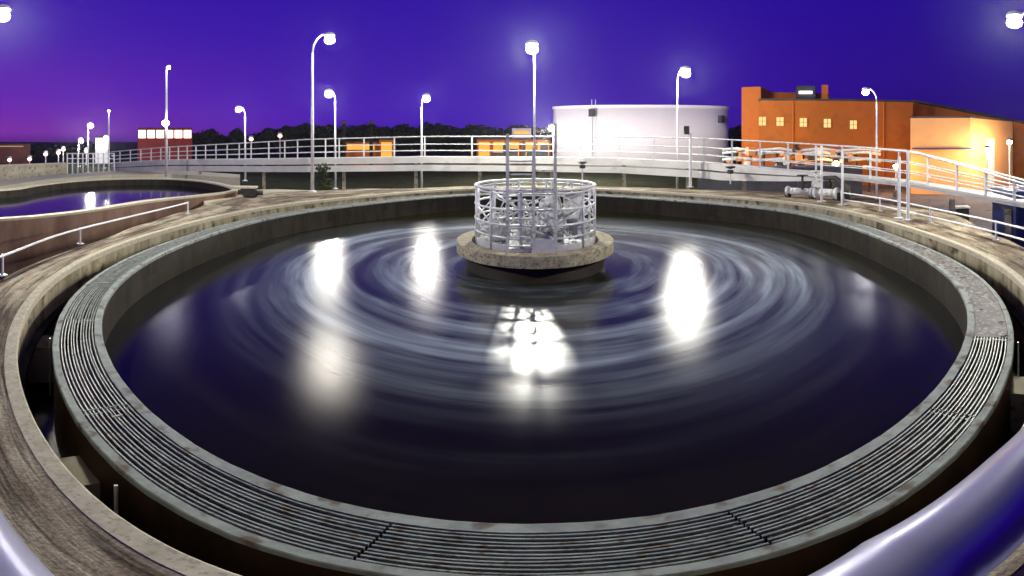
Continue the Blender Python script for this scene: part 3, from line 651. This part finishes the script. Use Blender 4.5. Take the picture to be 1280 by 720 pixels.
# far right white block
q = pol(1282, 60, z=0); fo = thing('far_office', 'pale lit office at the far right edge behind the annex', 'building', (q.x, q.y, GZ))
bm = bmesh.new(); box(bm, (q.x + 2, q.y, 1.4), (9, 6, 6), -1.15); obj('wall', bm, M['whitewall'], fo)

# ------------------------------------------------------------------ lit low halls between the bridge rails
def hall(name, label, px0, px1, ytop, ybot, d, wall, glassm, parts=4, frac=.7, cat='building', roofm='roof'):
    a, b = pol(px0, d, z=0), pol(px1, d, z=0); zt = 3 - d * math.tan((ytop - HZ) / KY)
    o = thing(name, label, cat, (a.x, a.y, GZ)); bm = bmesh.new(); n = block(bm, a, b, d * .12, GZ, zt); obj('wall', bm, M[wall], o)
    bm = bmesh.new(); block(bm, a - n * .03, b - n * .03, d * .13, zt, zt + .25); obj('roof', bm, M[roofm], o)
    dv = (b - a); L = dv.length; dv.normalize(); rz = math.atan2(dv.y, dv.x); nn = -n.normalized()
    for k in range(parts):
        c = a + dv * L * (k + .5) / parts + nn * .06
        hgt = (zt - GZ) * frac
        bm = bmesh.new(); box(bm, (c.x, c.y, zt - .25 - hgt / 2), (L / parts * .82, .08, hgt), rz); f = obj('window', bm, M[wall], o)
        bm = bmesh.new(); box(bm, (c.x + nn.x * .05, c.y + nn.y * .05, zt - .25 - hgt / 2), (L / parts * (.74 if parts < 6 else .80), .04, hgt * .92), rz); obj('pane', bm, M[glassm], f)
    return o
hall('depot', 'low brown depot glimpsed through the footbridge railing left of centre', 428, 474, 178, 200, 75, 'orange', 'brickglow' if False else 'hall', 1, .25)
hall('loading_hall', 'low bright orange lit hall glimpsed through the bridge rails left of centre', 474, 492, 175, 200, 74, 'orange', 'hall', 1, .75)
hall('loading_hall', 'long orange lit hall seen through the bridge rails behind the centre pier', 596, 688, 174.5, 200, 72, 'orange', 'hall', 5, .75)
hall('small_office', 'small white roofed office above the orange hall beside the brightest lamp', 640, 664, 162, 176, 85, 'whitewall', 'hall', 1, .1, roofm='whitewall')
hall('showroom', 'red building with a glaring white lit top storey behind the tall mast', 172, 240, 161, 185, 95, 'red', 'showroom', 6, .26)
hall('brick_building', 'dark brick building at the far left edge', -30, 38, 181, 205, 85, 'brick', 'window', 1, .02)
hall('lit_shed', 'small pale lit shed left of the red building', 119, 137, 172, 185, 85, 'whitewall', 'showroom', 2, .4)
for px, w_, h_, lab_ in ((622, 2.0, 1.3, 'leftmost dark bin before the long orange hall'), (631, .6, 2.0, 'thin dark upright bin left of the ladder frame'), (641, 1.6, 1.6, 'dark bin before the orange hall just right of the left stile'), (655, .5, 2.2, 'thin dark upright bin between the ladder stiles'), (668, 2.4, 1.4, 'broad dark bin right behind the brightest lamp pole'), (680, 1.2, 1.9, 'rightmost dark bin before the long orange hall')):
    p = pol(px, 66, z=0); o = thing('yard_bin', lab_, 'bin', (p.x, p.y, GZ), 0, 'dark bins before the orange hall')
    bm = bmesh.new(); box(bm, (p.x, p.y, GZ + h_), (w_ * .9, 1.2, h_ * 2), 0, .1); obj('body', bm, M['black'], o)
    bm = bmesh.new(); box(bm, (p.x, p.y, GZ + h_ * 2 + .08), (w_ * 1.0, 1.3, .14), 0, .03); obj('lid', bm, M['roof'], o)
# parapet along the far left
pw = thing('parapet_wall', 'long beige parapet wall behind the blue water tank', 'wall', pol(40, 34, z=GZ))
bm = bmesh.new(); block(bm, pol(-40, 33, z=0), pol(84, 38, z=0), .4, GZ, 3 - 35 * math.tan(31 / KY)); obj('wall', bm, M['concrete'], pw)
bm = bmesh.new(); block(bm, pol(-41, 32.9, z=0), pol(85, 37.9, z=0), .6, 3 - 35 * math.tan(31 / KY), 3 - 35 * math.tan(29.5 / KY)); obj('coping', bm, M['coping'], pw)
wf = thing('low_fence', 'thin white fence between the parapet wall and the footbridge', 'fence', pol(110, 39, z=GZ))
fp = [pol(84 + k * 6.5, 38, z=0) for k in range(10)]
for k, p in enumerate(fp):
    bm = bmesh.new(); box(bm, (p.x, p.y, (1.9 + GZ) / 2), (.09, .09, 1.9 - GZ)); obj('post', bm, M['whitep'], wf)
for z in (1.85, 1.4, .95):
    bm = bmesh.new(); tube(bm, [(p.x, p.y, z) for p in fp], .05, 6); obj('rail', bm, M['whitep'], wf)
# pale causeway behind tank two
bm = bmesh.new()
kk = [at(-40, 232, .2), at(60, 219, .2), at(140, 213.5, .2), at(215, 212, .2), at(300, 218, .2), at(300, 222, .2), at(215, 217.5, .2), at(140, 218, .2), at(60, 224, .2), at(-40, 239, .2)]
prism(bm, [(p.x, p.y) for p in kk], GZ, .2); tag(obj('causeway', bm, M['coping']), kind='structure')

# ------------------------------------------------------------------ machinery on the rims
vp = thing('valve_pipes', 'two short white flanged pipes with black valves on the right rim', 'pipework', at(1025, 250, ZW))
p0, p1, p2, p3 = pol(985, 20.3, z=.58), pol(1015, 19.8, z=.58), pol(1020, 19.7, z=.58), pol(1046, 19.2, z=.58)
for a, b, r in ((p0, p1, .16), (p2, p3, .19)):
    bm = bmesh.new(); tube(bm, [a, b], r, 18); obj('pipe', bm, M['whitep'], vp, True)
    for e in (a, b):
        bm = bmesh.new(); u = (b - a).normalized(); tube(bm, [e - u * .04, e + u * .04], r * 1.45, 18); obj('flange', bm, M['galv'], vp)
for a in (p0, p1, p3):
    bm = bmesh.new(); box(bm, (a.x, a.y, .45), (.12, .3, .36)); obj('saddle', bm, M['black'], vp)
for px, h in ((1003, 1.35), (1020, 1.55), (1037, 1.25)):
    a = pol(px, 19.7, z=.7); bm = bmesh.new(); tube(bm, [a, (a.x, a.y, h)], .05, 8); lathe(bm, [(.02, 0), (.24, .01), (.24, .05), (.02, .06)], (a.x, a.y, h), 18); box(bm, (a.x, a.y, .95), (.3, .3, .3), .4, .03); obj('valve', bm, M['black'] if px != 1020 else M['mach'], vp)
bm = bmesh.new(); tube(bm, [pol(1030, 19.6, z=1.25), pol(1044, 19.3, z=1.3), pol(1054, 19.0, z=1.05), pol(1060, 18.8, z=.4)], .11, 12); obj('hose', bm, M['black'], vp, True)
mb = thing('motor_box', 'small black motor on the corner of the slab between the tanks', 'motor', at(313, 248, ZW))
p = at(313, 247, ZW); bm = bmesh.new(); box(bm, p + Vector((0, 0, .22)), (.62, .45, .36), .4, .05); obj('housing', bm, M['black'], mb)
bm = bmesh.new(); tube(bm, [p + Vector((-.5, -.2, .25)), p + Vector((.5, .2, .25))], .12, 14); obj('shaft', bm, M['black'], mb, True)
bm = bmesh.new(); box(bm, p + Vector((-.35, .1, .48)), (1.1, .7, .08), .4, .02); obj('cover', bm, M['coping'], mb)
def actuator(label, px, py0, py1, d):
    p = pol(px, d, py1); zt = 3 - d * math.tan((py0 - HZ) / KY)
    o = thing('handwheel_valve', label, 'valve', p, 0, 'handwheel valves on the bridge edge')
    bm = bmesh.new(); tube(bm, [p, (p.x, p.y, zt)], .035, 8); obj('spindle', bm, M['galv'], o)
    bm = bmesh.new(); lathe(bm, [(.05, -.1), (.22, -.03), (.26, .02), (.22, .05), (.04, .06)], (p.x, p.y, zt), 16); box(bm, (p.x, p.y, zt - .25), (.25, .25, .22), .3, .03); obj('wheel', bm, M['black'], o)
actuator('dark handwheel valve right of the guard cage', 728, 203, 232, 25)
actuator('dark handwheel valve beyond the right end of the white tank', 913, 209, 230, 23)
cb = thing('blue_container', 'dark blue container at the right edge beyond the low rail', 'container', pol(1278, 15.5, z=GZ))
p = pol(1279, 16, z=0); bm = bmesh.new(); box(bm, (p.x + .3, p.y, -.25), (1.9, 1.6, 2.7), -.5, .04); obj('body', bm, M['blue'], cb)
bm = bmesh.new(); box(bm, (p.x + .3, p.y, 1.13), (2.0, 1.7, .08), -.5, .02); obj('lid', bm, M['blue'], cb)
cb2 = thing('pump_cabinet', 'small dark cabinet on the grey pavement behind the right low rail', 'cabinet', pol(1202, 18, z=GZ))
p = pol(1202, 18, z=0); bm = bmesh.new(); box(bm, (p.x, p.y, -.75), (.5, .4, 1.7), -.7, .03); obj('body', bm, M['black'], cb2)
bm = bmesh.new(); box(bm, (p.x, p.y, .14), (.6, .5, .08), -.7, .02); obj('lid', bm, M['galv'], cb2)

# ------------------------------------------------------------------ vegetation
def leafclump(bm, c, rx, rz, n, s):
    for _ in range(n):
        while True:
            v = Vector((R.uniform(-1, 1), R.uniform(-1, 1), R.uniform(-1, 1)))
            if v.length < 1: break
        p = Vector(c) + Vector((v.x * rx, v.y * rx, v.z * rz)); a = Vector((R.gauss(0, 1), R.gauss(0, 1), R.gauss(0, 1))).normalized() * s * R.uniform(.6, 1.3)
        b = a.cross(Vector((R.gauss(0, 1), R.gauss(0, 1), R.gauss(0, 1)))).normalized() * s * R.uniform(.5, 1)
        bm.faces.new([bm.verts.new(p + a), bm.verts.new(p + b), bm.verts.new(p - a), bm.verts.new(p - b)])
bm = bmesh.new()
def wood(px0, px1, ytop, var, d, step=7):
    px = px0
    while px < px1:
        dd = d + R.uniform(-8, 12); yt = ytop + R.uniform(-var, var); zt = 3 - dd * math.tan((yt - HZ) / KY)
        hh = zt - GZ; c = pol(px, dd, z=0); rr = R.uniform(2.2, 4.2)
        for k in range(4):
            leafclump(bm, (c.x + R.uniform(-1.5, 1.5), c.y + R.uniform(-1.5, 1.5), GZ + hh * R.uniform(.35, .8)), rr * .8, hh * .26, 150, .55)
        leafclump(bm, (c.x, c.y, zt - hh * .2), rr * .55, hh * .2, 150, .45)
        px += R.uniform(.6, 1.4) * step
wood(335, 700, 159, 5, 120); wood(-20, 122, 184, 4, 130, 8); wood(244, 340, 166, 6, 125, 9); wood(905, 935, 160, 6, 110)
tag(obj('distant_woods', bm, M['leaf']), 'dark line of distant trees against the violet sky', 'woods', kind='stuff')
sh = thing('shrub', 'small dark shrub behind the arched street lamp', 'shrub', pol(404, 24.5, z=GZ))
bm = bmesh.new(); c = pol(404, 24.5, z=0)
for k in range(5): leafclump(bm, (c.x + R.uniform(-.3, .3), c.y, .1 + k * .32), .38, .4, 90, .09)
obj('foliage', bm, M['leaf'], sh)
bm = bmesh.new(); tube(bm, [(c.x, c.y, GZ), (c.x + .05, c.y, .9)], .05, 6); obj('stem', bm, M['bark'], sh)
for px, h, lab in ((430, 3.0, 'slim chimney pipe left of the distant tree line gap'), (464, 3.2, 'slim pale stack among the distant trees')):
    p = pol(px, 70, z=GZ); o = thing('flue', lab, 'flue'); bm = bmesh.new(); tube(bm, [p, (p.x, p.y, 3 + 70 * math.tan(21 / KY))], .28, 12); obj('stack', bm, M['darkwall'], o, True)
    bm = bmesh.new(); lathe(bm, [(.4, 0), (.4, .4), (.2, .6)], (p.x, p.y, 3 + 70 * math.tan(21 / KY)), 12, True); obj('cap', bm, M['roof'], o)

# ------------------------------------------------------------------ viewing platform and its polished handrail under the camera
vpf = thing('viewing_platform', 'small steel viewing platform with a polished handrail at the near edge', 'platform', (0, -.5, GZ))
bm = bmesh.new(); box(bm, (0, -.62, 1.42), (2.6, 1.6, .08)); obj('platform_deck', bm, M['galv'], vpf)
for x in (-1.2, 1.2):
    for y in (-1.35, .15):
        bm = bmesh.new(); tube(bm, [(x, y, GZ), (x, y, 1.38)], .06, 10); obj('leg', bm, M['galv'], vpf)
bm = bmesh.new()
zr = 3 - .353
pts = [(-1.5, .36, zr), (-1.0, .27, zr), (-.5, .165, zr), (-.3, .112, zr), (-.2, .091, zr), (-.126, .075, zr), (0, .088, zr), (.103, .127, zr), (.168, .1475, zr), (.304, .163, zr), (.6, .185, zr), (1.0, .23, zr), (1.5, .30, zr)]
tube(bm, pts, .0335, 40); obj('handrail', bm, M['polish'], vpf, True)
for x, y in ((-1.2, .306), (1.2, .258)):
    bm = bmesh.new(); tube(bm, [(x, y, zr), (x, y, 1.4)], .03, 12); obj('post', bm, M['polish'], vpf, True)

# ------------------------------------------------------------------ thin volume added to imitate lens glow round the lamps
bm = bmesh.new(); box(bm, (20, 60, 9.5), (420, 300, 24.0)); hz = obj('bloom_haze', bm, bpy.data.materials.new('evening haze'))
hm = hz.data.materials[0]; hm.use_nodes = True; hm.node_tree.nodes.remove(hm.node_tree.nodes['Principled BSDF'])
pvn = N(hm.node_tree, 'ShaderNodeVolumePrincipled'); pvn.inputs['Density'].default_value = .00022; pvn.inputs['Anisotropy'].default_value = .88; pvn.inputs['Color'].default_value = (.9, .9, 1, 1)
hm.node_tree.links.new(pvn.outputs[0], hm.node_tree.nodes['Material Output'].inputs['Volume'])
tag(hz, kind='stuff')
